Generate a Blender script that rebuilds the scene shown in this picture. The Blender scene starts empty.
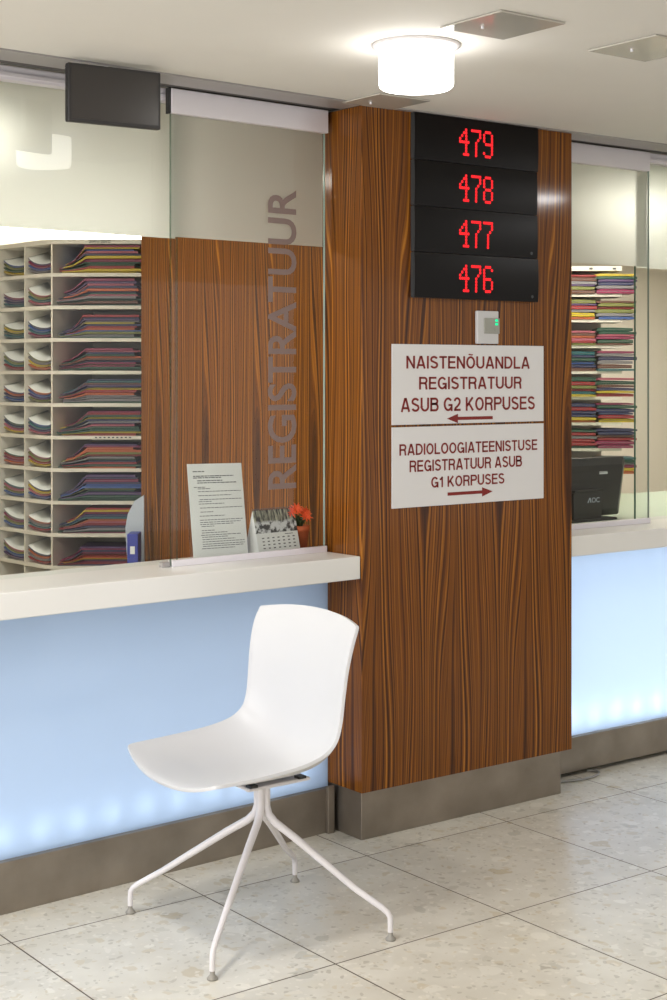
import bpy, math, random
from mathutils import Vector, Matrix
random.seed(7)
SC = bpy.context.scene
COL = SC.collection
DEEP = Vector((0.601, 0.799, 0))      # direction away from the visitor, level
RIGHT = Vector((0.799, -0.601, 0))

# ------------------------------------------------------------------ helpers
def lin(r, g, b):
    def f(c):
        c /= 255.0
        return c / 12.92 if c <= 0.04045 else ((c + 0.055) / 1.055) ** 2.4
    return (f(r), f(g), f(b), 1.0)

def mat(name, rgb, rough=0.5, metal=0.0, coat=0.0, spec=0.5, bump=None, emit=None, estr=0.0):
    m = bpy.data.materials.new(name); m.use_nodes = True
    nt = m.node_tree; p = nt.nodes['Principled BSDF']
    p.inputs['Base Color'].default_value = lin(*rgb)
    p.inputs['Roughness'].default_value = rough
    p.inputs['Metallic'].default_value = metal
    p.inputs['Coat Weight'].default_value = coat
    p.inputs['Coat Roughness'].default_value = 0.12
    p.inputs['Specular IOR Level'].default_value = spec
    if emit:
        p.inputs['Emission Color'].default_value = lin(*emit)
        p.inputs['Emission Strength'].default_value = estr
    # slight procedural variation of tone
    tc = nt.nodes.new('ShaderNodeTexCoord'); nz = nt.nodes.new('ShaderNodeTexNoise')
    nz.inputs['Scale'].default_value = 9; nz.inputs['Detail'].default_value = 3
    nt.links.new(tc.outputs['Object'], nz.inputs['Vector'])
    mx = nt.nodes.new('ShaderNodeMix'); mx.data_type = 'RGBA'; mx.blend_type = 'MULTIPLY'
    mx.inputs[0].default_value = .36
    mr = nt.nodes.new('ShaderNodeMapRange')
    mr.inputs['To Min'].default_value = 0.96; mr.inputs['To Max'].default_value = 1.04
    nt.links.new(nz.outputs['Fac'], mr.inputs['Value'])
    mx.inputs[6].default_value = lin(*rgb)
    nt.links.new(mr.outputs['Result'], mx.inputs[7])
    nt.links.new(mx.outputs[2], p.inputs['Base Color'])
    if bump:
        bp = nt.nodes.new('ShaderNodeBump'); n2 = nt.nodes.new('ShaderNodeTexNoise')
        n2.inputs['Scale'].default_value = bump[0]; bp.inputs['Strength'].default_value = bump[1]
        bp.inputs['Distance'].default_value = 0.002
        nt.links.new(tc.outputs['Object'], n2.inputs['Vector'])
        nt.links.new(n2.outputs['Fac'], bp.inputs['Height']); nt.links.new(bp.outputs['Normal'], p.inputs['Normal'])
    return m

def N(nt, kind, **kw):
    n = nt.nodes.new(kind)
    for k, v in kw.items():
        if hasattr(n, k): setattr(n, k, v)
    return n

def wood_material():
    m = bpy.data.materials.new('teak_veneer'); m.use_nodes = True
    nt = m.node_tree; L = nt.links; p = nt.nodes['Principled BSDF']
    tc = N(nt, 'ShaderNodeTexCoord'); sp = N(nt, 'ShaderNodeSeparateXYZ'); L.new(tc.outputs['Object'], sp.inputs[0])
    add = N(nt, 'ShaderNodeMath', operation='ADD'); L.new(sp.outputs[0], add.inputs[0]); L.new(sp.outputs[1], add.inputs[1])
    off = N(nt, 'ShaderNodeMath', operation='ADD'); L.new(add.outputs[0], off.inputs[0]); off.inputs[1].default_value = 3.470 - 0.06
    md = N(nt, 'ShaderNodeMath', operation='MODULO'); L.new(off.outputs[0], md.inputs[0]); md.inputs[1].default_value = 0.347
    cb = N(nt, 'ShaderNodeCombineXYZ'); L.new(md.outputs[0], cb.inputs[0])
    zz = N(nt, 'ShaderNodeMath', operation='MULTIPLY'); L.new(sp.outputs[2], zz.inputs[0]); zz.inputs[1].default_value = 0.10
    L.new(zz.outputs[0], cb.inputs[1])
    n1 = N(nt, 'ShaderNodeTexNoise'); n1.inputs['Scale'].default_value = 6.0; n1.inputs['Detail'].default_value = 1.2
    n1.inputs['Roughness'].default_value = 0.4
    L.new(cb.outputs[0], n1.inputs['Vector'])
    # wobbly v coordinate across the grain
    a = N(nt, 'ShaderNodeMath', operation='MULTIPLY'); L.new(n1.outputs['Fac'], a.inputs[0]); a.inputs[1].default_value = 11.5
    b = N(nt, 'ShaderNodeMath', operation='MULTIPLY_ADD'); L.new(md.outputs[0], b.inputs[0]); b.inputs[1].default_value = 56.0
    L.new(a.outputs[0], b.inputs[2])
    n2 = N(nt, 'ShaderNodeTexNoise', noise_dimensions='1D'); n2.inputs['Scale'].default_value = 2.0
    n2.inputs['Detail'].default_value = 4.0; n2.inputs['Roughness'].default_value = 0.62
    L.new(b.outputs[0], n2.inputs['W'])
    rp = N(nt, 'ShaderNodeValToRGB'); L.new(n2.outputs['Fac'], rp.inputs[0])
    e = rp.color_ramp.elements
    e[0].position = 0.30; e[0].color = lin(56, 28, 8)
    e[1].position = 0.74; e[1].color = lin(176, 114, 36)
    for pos, c in ((0.40, (84, 45, 11)), (0.50, (114, 64, 15)), (0.60, (142, 86, 22))):
        x = e.new(pos); x.color = lin(*c)
    # fine fibres
    cf = N(nt, 'ShaderNodeCombineXYZ')
    fx = N(nt, 'ShaderNodeMath', operation='MULTIPLY'); L.new(add.outputs[0], fx.inputs[0]); fx.inputs[1].default_value = 160
    fz = N(nt, 'ShaderNodeMath', operation='MULTIPLY'); L.new(sp.outputs[2], fz.inputs[0]); fz.inputs[1].default_value = 3
    L.new(fx.outputs[0], cf.inputs[0]); L.new(fz.outputs[0], cf.inputs[1])
    n3 = N(nt, 'ShaderNodeTexNoise'); n3.inputs['Scale'].default_value = 1.0; n3.inputs['Detail'].default_value = 2
    L.new(cf.outputs[0], n3.inputs['Vector'])
    mr = N(nt, 'ShaderNodeMapRange'); mr.inputs['From Min'].default_value = .3; mr.inputs['From Max'].default_value = .7
    mr.inputs['To Min'].default_value = 0.78; mr.inputs['To Max'].default_value = 1.15
    L.new(n3.outputs['Fac'], mr.inputs['Value'])
    mx = N(nt, 'ShaderNodeMix', data_type='RGBA', blend_type='MULTIPLY'); mx.inputs[0].default_value = 1
    L.new(rp.outputs[0], mx.inputs[6]); L.new(mr.outputs[0], mx.inputs[7])
    L.new(mx.outputs[2], p.inputs['Base Color'])
    p.inputs['Roughness'].default_value = 0.45; p.inputs['Specular IOR Level'].default_value = 0.15
    p.inputs['Coat Weight'].default_value = .35; p.inputs['Coat Roughness'].default_value = 0.10
    return m

def floor_material():
    m = bpy.data.materials.new('terrazzo_tiles'); m.use_nodes = True
    nt = m.node_tree; L = nt.links; p = nt.nodes['Principled BSDF']
    tc = N(nt, 'ShaderNodeTexCoord'); sp = N(nt, 'ShaderNodeSeparateXYZ'); L.new(tc.outputs['Object'], sp.inputs[0])
    def dist(out, origin, size):
        s = N(nt, 'ShaderNodeMath', operation='SUBTRACT'); L.new(out, s.inputs[0]); s.inputs[1].default_value = origin
        q = N(nt, 'ShaderNodeMath', operation='PINGPONG'); L.new(s.outputs[0], q.inputs[0]); q.inputs[1].default_value = size / 2
        return q
    d1 = dist(sp.outputs[0], 2.388 - 0.614 * 20, 0.614); d2 = dist(sp.outputs[1], 3.812 - 0.647 * 20, 0.647)
    mn = N(nt, 'ShaderNodeMath', operation='MINIMUM'); L.new(d1.outputs[0], mn.inputs[0]); L.new(d2.outputs[0], mn.inputs[1])
    gr = N(nt, 'ShaderNodeMapRange'); gr.inputs['From Min'].default_value = 0.0016; gr.inputs['From Max'].default_value = 0.0030
    L.new(mn.outputs[0], gr.inputs['Value'])
    # tile-to-tile tone
    def cell(out, origin, size):
        s = N(nt, 'ShaderNodeMath', operation='SUBTRACT'); L.new(out, s.inputs[0]); s.inputs[1].default_value = origin
        q = N(nt, 'ShaderNodeMath', operation='DIVIDE'); L.new(s.outputs[0], q.inputs[0]); q.inputs[1].default_value = size
        r = N(nt, 'ShaderNodeMath', operation='FLOOR'); L.new(q.outputs[0], r.inputs[0]); return r
    c1 = cell(sp.outputs[0], 2.388 - 0.614 * 20, 0.614); c2 = cell(sp.outputs[1], 3.812 - 0.647 * 20, 0.647)
    cc = N(nt, 'ShaderNodeCombineXYZ'); L.new(c1.outputs[0], cc.inputs[0]); L.new(c2.outputs[0], cc.inputs[1])
    wn = N(nt, 'ShaderNodeTexWhiteNoise', noise_dimensions='3D'); L.new(cc.outputs[0], wn.inputs['Vector'])
    # base clouds
    nz = N(nt, 'ShaderNodeTexNoise'); nz.inputs['Scale'].default_value = 7; nz.inputs['Detail'].default_value = 6
    L.new(tc.outputs['Object'], nz.inputs['Vector'])
    r0 = N(nt, 'ShaderNodeValToRGB'); L.new(nz.outputs['Fac'], r0.inputs[0])
    r0.color_ramp.elements[0].position = .3; r0.color_ramp.elements[0].color = lin(213, 207, 193)
    r0.color_ramp.elements[1].position = .7; r0.color_ramp.elements[1].color = lin(226, 221, 208)
    cur = r0.outputs[0]
    # warp for the chips
    nw = N(nt, 'ShaderNodeTexNoise'); nw.inputs['Scale'].default_value = 18; L.new(tc.outputs['Object'], nw.inputs['Vector'])
    wv = N(nt, 'ShaderNodeMix', data_type='RGBA', blend_type='LINEAR_LIGHT'); wv.inputs[0].default_value = .03
    L.new(tc.outputs['Object'], wv.inputs[6]); L.new(nw.outputs['Color'], wv.inputs[7])
    for scale, th, thr, ramp in ((11, .21, .42, ((182, 178, 164), (236, 231, 218), (190, 172, 135), (219, 213, 196))),
                                 (26, .20, .48, ((230, 223, 206), (205, 190, 160), (240, 236, 224), (200, 195, 180))),
                                 (55, .20, .50, ((205, 196, 176), (236, 230, 217), (214, 200, 170), (178, 170, 154)))):
        v = N(nt, 'ShaderNodeTexVoronoi', feature='F1'); v.inputs['Scale'].default_value = scale
        L.new(wv.outputs[2], v.inputs['Vector'])
        s = N(nt, 'ShaderNodeSeparateColor'); L.new(v.outputs['Color'], s.inputs[0])
        # chip radius varies per cell; some cells carry none
        mul = N(nt, 'ShaderNodeMath', operation='MULTIPLY'); L.new(s.outputs[1], mul.inputs[0]); mul.inputs[1].default_value = thr
        dd = N(nt, 'ShaderNodeMath', operation='SUBTRACT'); L.new(mul.outputs[0], dd.inputs[0]); L.new(v.outputs['Distance'], dd.inputs[1])
        k = N(nt, 'ShaderNodeMapRange'); k.inputs['From Min'].default_value = 0.0; k.inputs['From Max'].default_value = 0.05
        k.inputs['To Max'].default_value = 0.5
        L.new(dd.outputs[0], k.inputs['Value'])
        rr = N(nt, 'ShaderNodeValToRGB'); rr.color_ramp.interpolation = 'CONSTANT'; L.new(s.outputs[0], rr.inputs[0])
        el = rr.color_ramp.elements; el[0].color = lin(*ramp[0]); el[0].position = 0
        el[1].position = .16; el[1].color = lin(*ramp[1])
        x = el.new(.55); x.color = lin(*ramp[2]); x = el.new(.66); x.color = lin(*ramp[3])
        mx = N(nt, 'ShaderNodeMix', data_type='RGBA'); L.new(k.outputs[0], mx.inputs[0]); L.new(cur, mx.inputs[6]); L.new(rr.outputs[0], mx.inputs[7])
        cur = mx.outputs[2]
    tn = N(nt, 'ShaderNodeMapRange'); tn.inputs['To Min'].default_value = .95; tn.inputs['To Max'].default_value = 1.04
    L.new(wn.outputs['Value'], tn.inputs['Value'])
    m1 = N(nt, 'ShaderNodeMix', data_type='RGBA', blend_type='MULTIPLY'); m1.inputs[0].default_value = 1
    L.new(cur, m1.inputs[6]); L.new(tn.outputs[0], m1.inputs[7])
    m2 = N(nt, 'ShaderNodeMix', data_type='RGBA'); L.new(gr.outputs[0], m2.inputs[0]); m2.inputs[6].default_value = lin(92, 80, 66)
    L.new(m1.outputs[2], m2.inputs[7]); L.new(m2.outputs[2], p.inputs['Base Color'])
    rg = N(nt, 'ShaderNodeMapRange'); rg.inputs['To Min'].default_value = .7; rg.inputs['To Max'].default_value = .27
    L.new(gr.outputs[0], rg.inputs['Value']); L.new(rg.outputs[0], p.inputs['Roughness'])
    p.inputs['Specular IOR Level'].default_value = .4
    return m

def steel_material():
    m = bpy.data.materials.new('brushed_steel'); m.use_nodes = True
    nt = m.node_tree; L = nt.links; p = nt.nodes['Principled BSDF']
    tc = N(nt, 'ShaderNodeTexCoord'); mp = N(nt, 'ShaderNodeMapping'); mp.inputs['Scale'].default_value = (2, 2, 160)
    L.new(tc.outputs['Object'], mp.inputs[0]); nz = N(nt, 'ShaderNodeTexNoise'); nz.inputs['Scale'].default_value = 2.0
    nz.inputs['Detail'].default_value = 4; L.new(mp.outputs[0], nz.inputs['Vector'])
    nb = N(nt, 'ShaderNodeTexNoise'); nb.inputs['Scale'].default_value = 5; nb.inputs['Detail'].default_value = 5; L.new(tc.outputs['Object'], nb.inputs['Vector'])
    r = N(nt, 'ShaderNodeValToRGB'); r.color_ramp.elements[0].position = .3; r.color_ramp.elements[0].color = lin(136, 127, 116)
    r.color_ramp.elements[1].position = .75; r.color_ramp.elements[1].color = lin(166, 156, 144)
    L.new(nb.outputs['Fac'], r.inputs[0]); L.new(r.outputs[0], p.inputs['Base Color'])
    q = N(nt, 'ShaderNodeMapRange'); q.inputs['To Min'].default_value = .30; q.inputs['To Max'].default_value = .48
    L.new(nz.outputs['Fac'], q.inputs['Value']); L.new(q.outputs[0], p.inputs['Roughness'])
    p.inputs['Metallic'].default_value = .85
    p.inputs['Anisotropic'].default_value = .4
    return m

def glass_material(name, tint, refl_scale=1.0, rough=0.0):
    # thin architectural pane: tinted see-through plus Fresnel mirror
    m = bpy.data.materials.new(name); m.use_nodes = True
    nt = m.node_tree; L = nt.links; nt.nodes.remove(nt.nodes['Principled BSDF'])
    out = nt.nodes['Material Output']
    tr = N(nt, 'ShaderNodeBsdfTransparent'); tr.inputs[0].default_value = lin(*tint)
    gl = N(nt, 'ShaderNodeBsdfGlossy'); gl.inputs['Roughness'].default_value = rough
    fr = N(nt, 'ShaderNodeFresnel'); fr.inputs['IOR'].default_value = 1.45
    ge = N(nt, 'ShaderNodeNewGeometry'); fb = N(nt, 'ShaderNodeMath', operation='SUBTRACT'); fb.inputs[0].default_value = 1; L.new(ge.outputs['Backfacing'], fb.inputs[1])
    m0 = N(nt, 'ShaderNodeMath', operation='MULTIPLY'); L.new(fr.outputs[0], m0.inputs[0]); L.new(fb.outputs[0], m0.inputs[1])
    mu = N(nt, 'ShaderNodeMath', operation='MULTIPLY'); L.new(m0.outputs[0], mu.inputs[0]); mu.inputs[1].default_value = refl_scale
    mx = N(nt, 'ShaderNodeMixShader'); L.new(mu.outputs[0], mx.inputs[0]); L.new(tr.outputs[0], mx.inputs[1]); L.new(gl.outputs[0], mx.inputs[2])
    L.new(mx.outputs[0], out.inputs['Surface'])
    return m

def frost_material():
    m = bpy.data.materials.new('frosted_film'); m.use_nodes = True
    nt = m.node_tree; L = nt.links; nt.nodes.remove(nt.nodes['Principled BSDF'])
    out = nt.nodes['Material Output']
    rf = N(nt, 'ShaderNodeBsdfRefraction'); rf.inputs['IOR'].default_value = 1.2; rf.inputs['Roughness'].default_value = .75
    rf.inputs['Color'].default_value = lin(240, 240, 236)
    tl = N(nt, 'ShaderNodeBsdfTranslucent'); tl.inputs[0].default_value = lin(228, 229, 226)
    df = N(nt, 'ShaderNodeBsdfDiffuse'); df.inputs[0].default_value = lin(214, 214, 210)
    gl = N(nt, 'ShaderNodeBsdfGlossy'); gl.inputs['Roughness'].default_value = .25
    a = N(nt, 'ShaderNodeMixShader'); a.inputs[0].default_value = .68; L.new(rf.outputs[0], a.inputs[1]); L.new(tl.outputs[0], a.inputs[2])
    b = N(nt, 'ShaderNodeMixShader'); b.inputs[0].default_value = .28; L.new(a.outputs[0], b.inputs[1]); L.new(df.outputs[0], b.inputs[2])
    c = N(nt, 'ShaderNodeMixShader'); c.inputs[0].default_value = .05; L.new(b.outputs[0], c.inputs[1]); L.new(gl.outputs[0], c.inputs[2])
    L.new(c.outputs[0], out.inputs['Surface'])
    return m

def opal_material():
    # back-lit opal glass front of the counters
    m = bpy.data.materials.new('opal_glass'); m.use_nodes = True
    nt = m.node_tree; L = nt.links; nt.nodes.remove(nt.nodes['Principled BSDF'])
    out = nt.nodes['Material Output']
    tl = N(nt, 'ShaderNodeBsdfTranslucent'); tl.inputs[0].default_value = lin(226, 236, 250)
    df = N(nt, 'ShaderNodeBsdfDiffuse'); df.inputs[0].default_value = lin(160, 182, 206)
    gl = N(nt, 'ShaderNodeBsdfGlossy'); gl.inputs['Roughness'].default_value = .06
    fr = N(nt, 'ShaderNodeFresnel'); fr.inputs['IOR'].default_value = 1.42
    a = N(nt, 'ShaderNodeMixShader'); a.inputs[0].default_value = .4; L.new(tl.outputs[0], a.inputs[1]); L.new(df.outputs[0], a.inputs[2])
    b = N(nt, 'ShaderNodeMixShader'); L.new(fr.outputs[0], b.inputs[0]); L.new(a.outputs[0], b.inputs[1]); L.new(gl.outputs[0], b.inputs[2])
    L.new(b.outputs[0], out.inputs['Surface'])
    return m

def emit_material(name, rgb, s):
    m = bpy.data.materials.new(name); m.use_nodes = True
    nt = m.node_tree; nt.nodes.remove(nt.nodes['Principled BSDF'])
    e = N(nt, 'ShaderNodeEmission'); e.inputs[0].default_value = lin(*rgb); e.inputs[1].default_value = s
    nt.links.new(e.outputs[0], nt.nodes['Material Output'].inputs['Surface'])
    return m

class MB:
    def __init__(s): s.v = []; s.f = []; s.m = []; s.s = []
    def add(s, vs, fs, mi=0, smooth=False):
        o = len(s.v); s.v += [Vector(v) for v in vs]
        for f in fs: s.f.append([i + o for i in f]); s.m.append(mi); s.s.append(smooth)
        return s
    def box(s, x0, x1, y0, y1, z0, z1, mi=0, front=None, M=None):
        vs = [Vector((x, y, z)) for z in (z0, z1) for y in (y0, y1) for x in (x0, x1)]
        if M: vs = [M @ v for v in vs]
        fs = [(0, 2, 3, 1), (4, 5, 7, 6), (0, 1, 5, 4), (2, 6, 7, 3), (0, 4, 6, 2), (1, 3, 7, 5)]
        o = len(s.v); s.v += vs
        for k, f in enumerate(fs):
            s.f.append([i + o for i in f]); s.m.append(front if (front is not None and k == 2) else mi); s.s.append(False)
        return s
    def prism(s, poly, z0, z1, mi=0):            # poly: (x,y) counter-clockwise
        n = len(poly)
        vs = [(x, y, z0) for x, y in poly] + [(x, y, z1) for x, y in poly]
        fs = [tuple(reversed(range(n))), tuple(range(n, 2 * n))] + [(i, (i + 1) % n, n + (i + 1) % n, n + i) for i in range(n)]
        return s.add(vs, fs, mi)
    def tube(s, pts, rad, seg=12, mi=0, cap=True):
        pts = [Vector(p) for p in pts]; n = len(pts)
        if not hasattr(rad, '__len__'): rad = [rad] * n
        rings = []; up = None
        for i, p in enumerate(pts):
            t = (pts[min(i + 1, n - 1)] - pts[max(i - 1, 0)]).normalized()
            if up is None:
                up = Vector((0, 0, 1)) if abs(t.z) < .9 else Vector((1, 0, 0))
            a = t.cross(up).normalized(); b = a.cross(t).normalized(); up = b
            rings.append([p + (a * math.cos(k * 2 * math.pi / seg) + b * math.sin(k * 2 * math.pi / seg)) * rad[i] for k in range(seg)])
        vs = [v for r in rings for v in r]
        fs = [(i * seg + k, i * seg + (k + 1) % seg, (i + 1) * seg + (k + 1) % seg, (i + 1) * seg + k) for i in range(n - 1) for k in range(seg)]
        s.add(vs, fs, mi, True)
        if cap:
            s.add(rings[0], [tuple(reversed(range(seg)))], mi); s.add(rings[-1], [tuple(range(seg))], mi)
        return s
    def lathe(s, c, prof, seg=40, mi=0, smooth=True):   # prof: (r,z)
        c = Vector(c); n = len(prof)
        vs = [c + Vector((r * math.cos(k * 2 * math.pi / seg), r * math.sin(k * 2 * math.pi / seg), z)) for r, z in prof for k in range(seg)]
        fs = [(i * seg + k, i * seg + (k + 1) % seg, (i + 1) * seg + (k + 1) % seg, (i + 1) * seg + k) for i in range(n - 1) for k in range(seg)]
        return s.add(vs, fs, mi, smooth)
    def build(s, name, mats, parent=None, loc=None, bevel=0, bseg=2, rot=0.0):
        # vertices are given in world space; loc is the object's own origin
        base = Vector(parent['_w']) if parent is not None else Vector((0, 0, 0))
        w = Vector(loc) if loc is not None else base
        me = bpy.data.meshes.new(name)
        Q = Matrix.Rotation(-rot, 3, 'Z'); me.from_pydata([tuple(Q @ (v - w)) for v in s.v], [], s.f)
        ms = mats if isinstance(mats, (list, tuple)) else [mats]
        for m in ms: me.materials.append(m)
        for p, mi, sm in zip(me.polygons, s.m, s.s): p.material_index = mi; p.use_smooth = sm
        me.update()
        o = bpy.data.objects.new(name, me); COL.objects.link(o)
        o['_w'] = list(w); TMP.append(o)
        if parent is not None: o.parent = parent; o.location = w - base
        else: o.location = w
        o.rotation_euler = (0, 0, rot)
        if bevel:
            b = o.modifiers.new('bevel', 'BEVEL'); b.width = bevel; b.segments = bseg; b.limit_method = 'ANGLE'; b.harden_normals = False
        return o
TMP = []

def tag(o, label=None, cat=None, group=None, kind=None):
    if label: o['label'] = label
    if cat: o['category'] = cat
    if group: o['group'] = group
    if kind: o['kind'] = kind
    return o

def thing(name, loc, label, cat, group=None):
    o = bpy.data.objects.new(name, None); COL.objects.link(o); o.location = loc; o['_w'] = list(loc); TMP.append(o)
    o.empty_display_size = .05
    return tag(o, label, cat, group)

def text_data(txt, bold=0.0):
    cu = bpy.data.curves.new('t', 'FONT'); cu.body = txt; cu.size = 1; cu.offset = bold; cu.extrude = 0; cu.resolution_u = 4
    cu.fill_mode = 'FRONT'
    o = bpy.data.objects.new('t', cu); COL.objects.link(o); bpy.context.view_layer.update()
    me = o.evaluated_get(bpy.context.evaluated_depsgraph_get()).to_mesh()
    vs = [tuple(v.co) for v in me.vertices]; fs = [tuple(p.vertices) for p in me.polygons]
    o.to_mesh_clear(); COL.objects.unlink(o); bpy.data.objects.remove(o); bpy.data.curves.remove(cu)
    return vs, fs

HW = .078
def _arc(cx, cy, rx, ry, a0, a1, n=12):
    return [(cx + rx * math.cos(math.radians(lerp_(a0, a1, i / n))), cy + ry * math.sin(math.radians(lerp_(a0, a1, i / n)))) for i in range(n + 1)]
def lerp_(a, b, u): return a + (b - a) * u
def _strokes(ch):
    """centre lines of a plain bold grotesque capital, cap height 1"""
    h = HW; W = .72; l = h; r = W - h; b = h; t = 1 - h
    stem = [(l, 0), (l, 1)]
    if ch == 'A': return .78, [[(.075, 0), (.365, .99)], [(.705, 0), (.415, .99)], [(.17, .27), (.61, .27)], [(.33, .925), (.45, .925)]]
    if ch == 'B': return W, [stem, [(l, t), (.40, t)] + _arc(.42, .735, .19, t - .735, 90, -90) + [(l, .535)], [(l, .535), (.42, .535)] + _arc(.44, .305, .205, .305 - b, 90, -90) + [(l, b)]]
    if ch == 'D': return W + .02, [stem, [(l, t), (.30, t)] + _arc(.32, .5, r + .02 - .32, .5 - b, 90, -90, 18) + [(l, b)]]
    if ch == 'E': return W - .07, [stem, [(l, t), (r - .0, t)], [(l, .52), (r - .03, .52)], [(l, b), (r + .01, b)]]
    if ch == 'G': return W + .06, [_arc(.39, .5, .39 - h, .5 - h, 38, 318, 26) + [(.70, .20)], [(.70, 0), (.70, .44)], [(.42, .44), (.775, .44)]]
    if ch == 'I': return .156, [[(l, 0), (l, 1)]]
    if ch == 'K': return W + .02, [stem, [(r - .02, .985), (.12, .36)], [(.27, .58), (r + .01, .015)]]
    if ch == 'L': return W - .12, [stem, [(l, b), (W - .12, b)]]
    if ch == 'N': return W, [stem, [(r, 0), (r, 1)], [(l + .01, .95), (r - .01, .05)]]
    if ch in 'OÕ':
        g = [_arc(.39, .5, .39 - h, .5 - h, 0, 360, 30)]
        if ch == 'Õ': g.append([(.22, 1.10), (.27, 1.15), (.33, 1.15), (.45, 1.11), (.51, 1.11), (.56, 1.16)])
        return .78, g
    if ch in 'PR':
        g = [stem, [(l, t), (.42, t)] + _arc(.44, .71, .20, t - .71, 90, -90) + [(l, .498)]]
        if ch == 'R': g.append([(.46, .49), (.57, .43), (.60, .30), (.61, .12), (.645, 0)])
        return (W if ch == 'R' else W - .03), g
    if ch == 'S': return .68, [_arc(.34, .72, .25, .205, 22, 90, 8) + _arc(.34, .72, .25, .205, 90, 215, 12)[1:] + [(.34, .515)] + _arc(.35, .29, .255, .215, 38, -90, 12) + _arc(.35, .29, .27, .215, -90, -160, 8)[1:]]
    if ch == 'T': return .64, [[(0, t), (.64, t)], [(.32, 0), (.32, t)]]
    if ch == 'U': return W, [[(l, 1), (l, .36)] + _arc(W / 2, .36, W / 2 - h, .36 - h, 180, 360, 16) + [(r, 1)]]
    if ch == '1': return .44, [[(.30, 0), (.30, .98)], [(.03, .72), (.16, .76), (.25, .84), (.29, .95)]]
    if ch == '2': return .62, [_arc(.30, .68, .23, .245, 170, 0, 14) + [(.50, .55), (.36, .38), (.16, .22), (.09, .08)], [(.03, b), (.60, b)]]
    return .3, []
def grotesque_data(txt):
    vs = []; fs = []; x = 0
    for ch in txt:
        if ch == ' ': x += .34; continue
        adv, lines = _strokes(ch)
        for ln in lines:
            P = [Vector((a, b_, 0)) for a, b_ in ln]; n = len(P); k = len(vs)
            closed = (P[0] - P[-1]).length < 1e-4
            for i, p in enumerate(P):
                a = (P[i] - P[i - 1]).normalized() if i else None
                b2 = (P[i + 1] - P[i]).normalized() if i < n - 1 else None
                if closed and i == 0: a = (P[-1] - P[-2]).normalized()
                if closed and i == n - 1: b2 = (P[1] - P[0]).normalized()
                if a is None: a = b2
                if b2 is None: b2 = a
                m = (a + b2).normalized(); nn = Vector((-m.y, m.x, 0)); c = max(.5, m.dot(a))
                w = HW * (.62 if ch == 'Õ' and ln[0][1] > 1.05 else 1)
                vs += [tuple(p + nn * w / c + Vector((x, 0, 0))), tuple(p - nn * w / c + Vector((x, 0, 0)))]
            fs += [(k + 2 * i + 1, k + 2 * i + 3, k + 2 * i + 2, k + 2 * i) for i in range(n - 1)]
        x += adv + .115
    return vs, fs

def add_text(mb, txt, org, ux, uy, width, height, bold=0.0, mi=0, thick=0.0008, face='plain', cap=True):
    """lettering filling the box org + [0,width]*ux + [0,height]*uy; a thin raised sheet"""
    vs, fs = text_data(txt, bold) if face == 'plain' else grotesque_data(txt)
    x0 = min(v[0] for v in vs); x1 = max(v[0] for v in vs); y0 = min(v[1] for v in vs); y1 = max(v[1] for v in vs)
    if face != 'plain': y0, y1 = 0, 1
    org, ux, uy = Vector(org), Vector(ux), Vector(uy); n = ux.cross(uy).normalized() * thick
    P = [org + ux * ((v[0] - x0) / (x1 - x0) * width) + uy * ((v[1] - y0) / (y1 - y0) * height) for v in vs]
    k = len(P)
    cnt = {}
    for f in fs:
        for i in range(len(f)):
            e = (f[i], f[(i + 1) % len(f)]); cnt[e] = 1
    side = [(a, b, b + k, a + k) for (a, b) in cnt if (b, a) not in cnt]
    mb.add(P + [p + n for p in P], [tuple(i + k for i in f) for f in fs] + side, mi)
    return mb

# ------------------------------------------------------------------ materials
M_WOOD = wood_material(); M_FLOOR = floor_material(); M_STEEL = steel_material()
M_CEIL = mat('ceiling_paint', (220, 217, 212), .85)
M_WALL = mat('warm_wall_paint', (224, 217, 205), .8)
M_ALU = mat('satin_aluminium', (240, 236, 243), .35, .25)
M_ALU_D = mat('aluminium_track', (168, 164, 164), .4, .3)
M_DARKGAP = mat('dark_gap', (88, 85, 84), .8)
M_STONE = mat('white_solid_surface', (228, 227, 224), .3, coat=.2)
M_WHITEPL = mat('white_plastic', (206, 206, 208), .38, spec=.4)
M_WHITEMT = mat('white_painted_steel', (222, 218, 220), .4)
M_RUBBER = mat('grey_glide', (150, 146, 138), .6)
M_BLACK = mat('black_plastic', (26, 25, 26), .35)
M_BLACKM = mat('matte_black_casing', (38, 36, 36), .5)
M_SCREEN = mat('dark_screen', (44, 40, 38), .28, coat=.3)
M_DISP = mat('display_front', (9, 6, 6), .34, spec=.2)
M_DISPSIDE = mat('display_side', (66, 68, 70), .4, .3)
M_LED = emit_material('red_leds', (255, 40, 45), 1.6)
M_SIGN = mat('sign_board', (224, 223, 224), .35)
M_SIGNRED = mat('sign_red', (128, 26, 20), .5)
M_GLASS = glass_material('clear_glass', (252, 253, 252))
M_GLASSB = glass_material('clear_glass_back', (251, 253, 252))
M_EDGE = mat('glass_edge', (70, 125, 108), .15)
M_EDGEL = mat('glass_edge_light', (150, 172, 165), .15)
M_EDGEC = glass_material('glass_edge_clear', (215, 226, 220)); M_FROST = frost_material(); M_OPAL = opal_material()
M_LETTER = mat('grey_vinyl', (132, 114, 110), .6)
M_SHELF = mat('shelf_board', (214, 208, 196), .6)
M_PAPER = mat('paper', (222, 224, 222), .7)
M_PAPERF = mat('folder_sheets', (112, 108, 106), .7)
M_INK = mat('ink', (70, 72, 76), .7)
M_TERRA = mat('terracotta', (176, 84, 44), .7)
M_LEAF = mat('leaf_green', (44, 72, 36), .6)
M_PETAL = mat('orange_petals', (238, 92, 44), .55)
M_PURPLE = mat('purple_brochure', (92, 46, 96), .5)
M_BLUEBOX = mat('blue_plastic', (52, 62, 150), .45)
M_GREYPL = mat('pale_grey_plastic', (176, 184, 196), .45)
M_DESK = mat('pale_green_desk', (196, 212, 190), .35)
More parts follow.
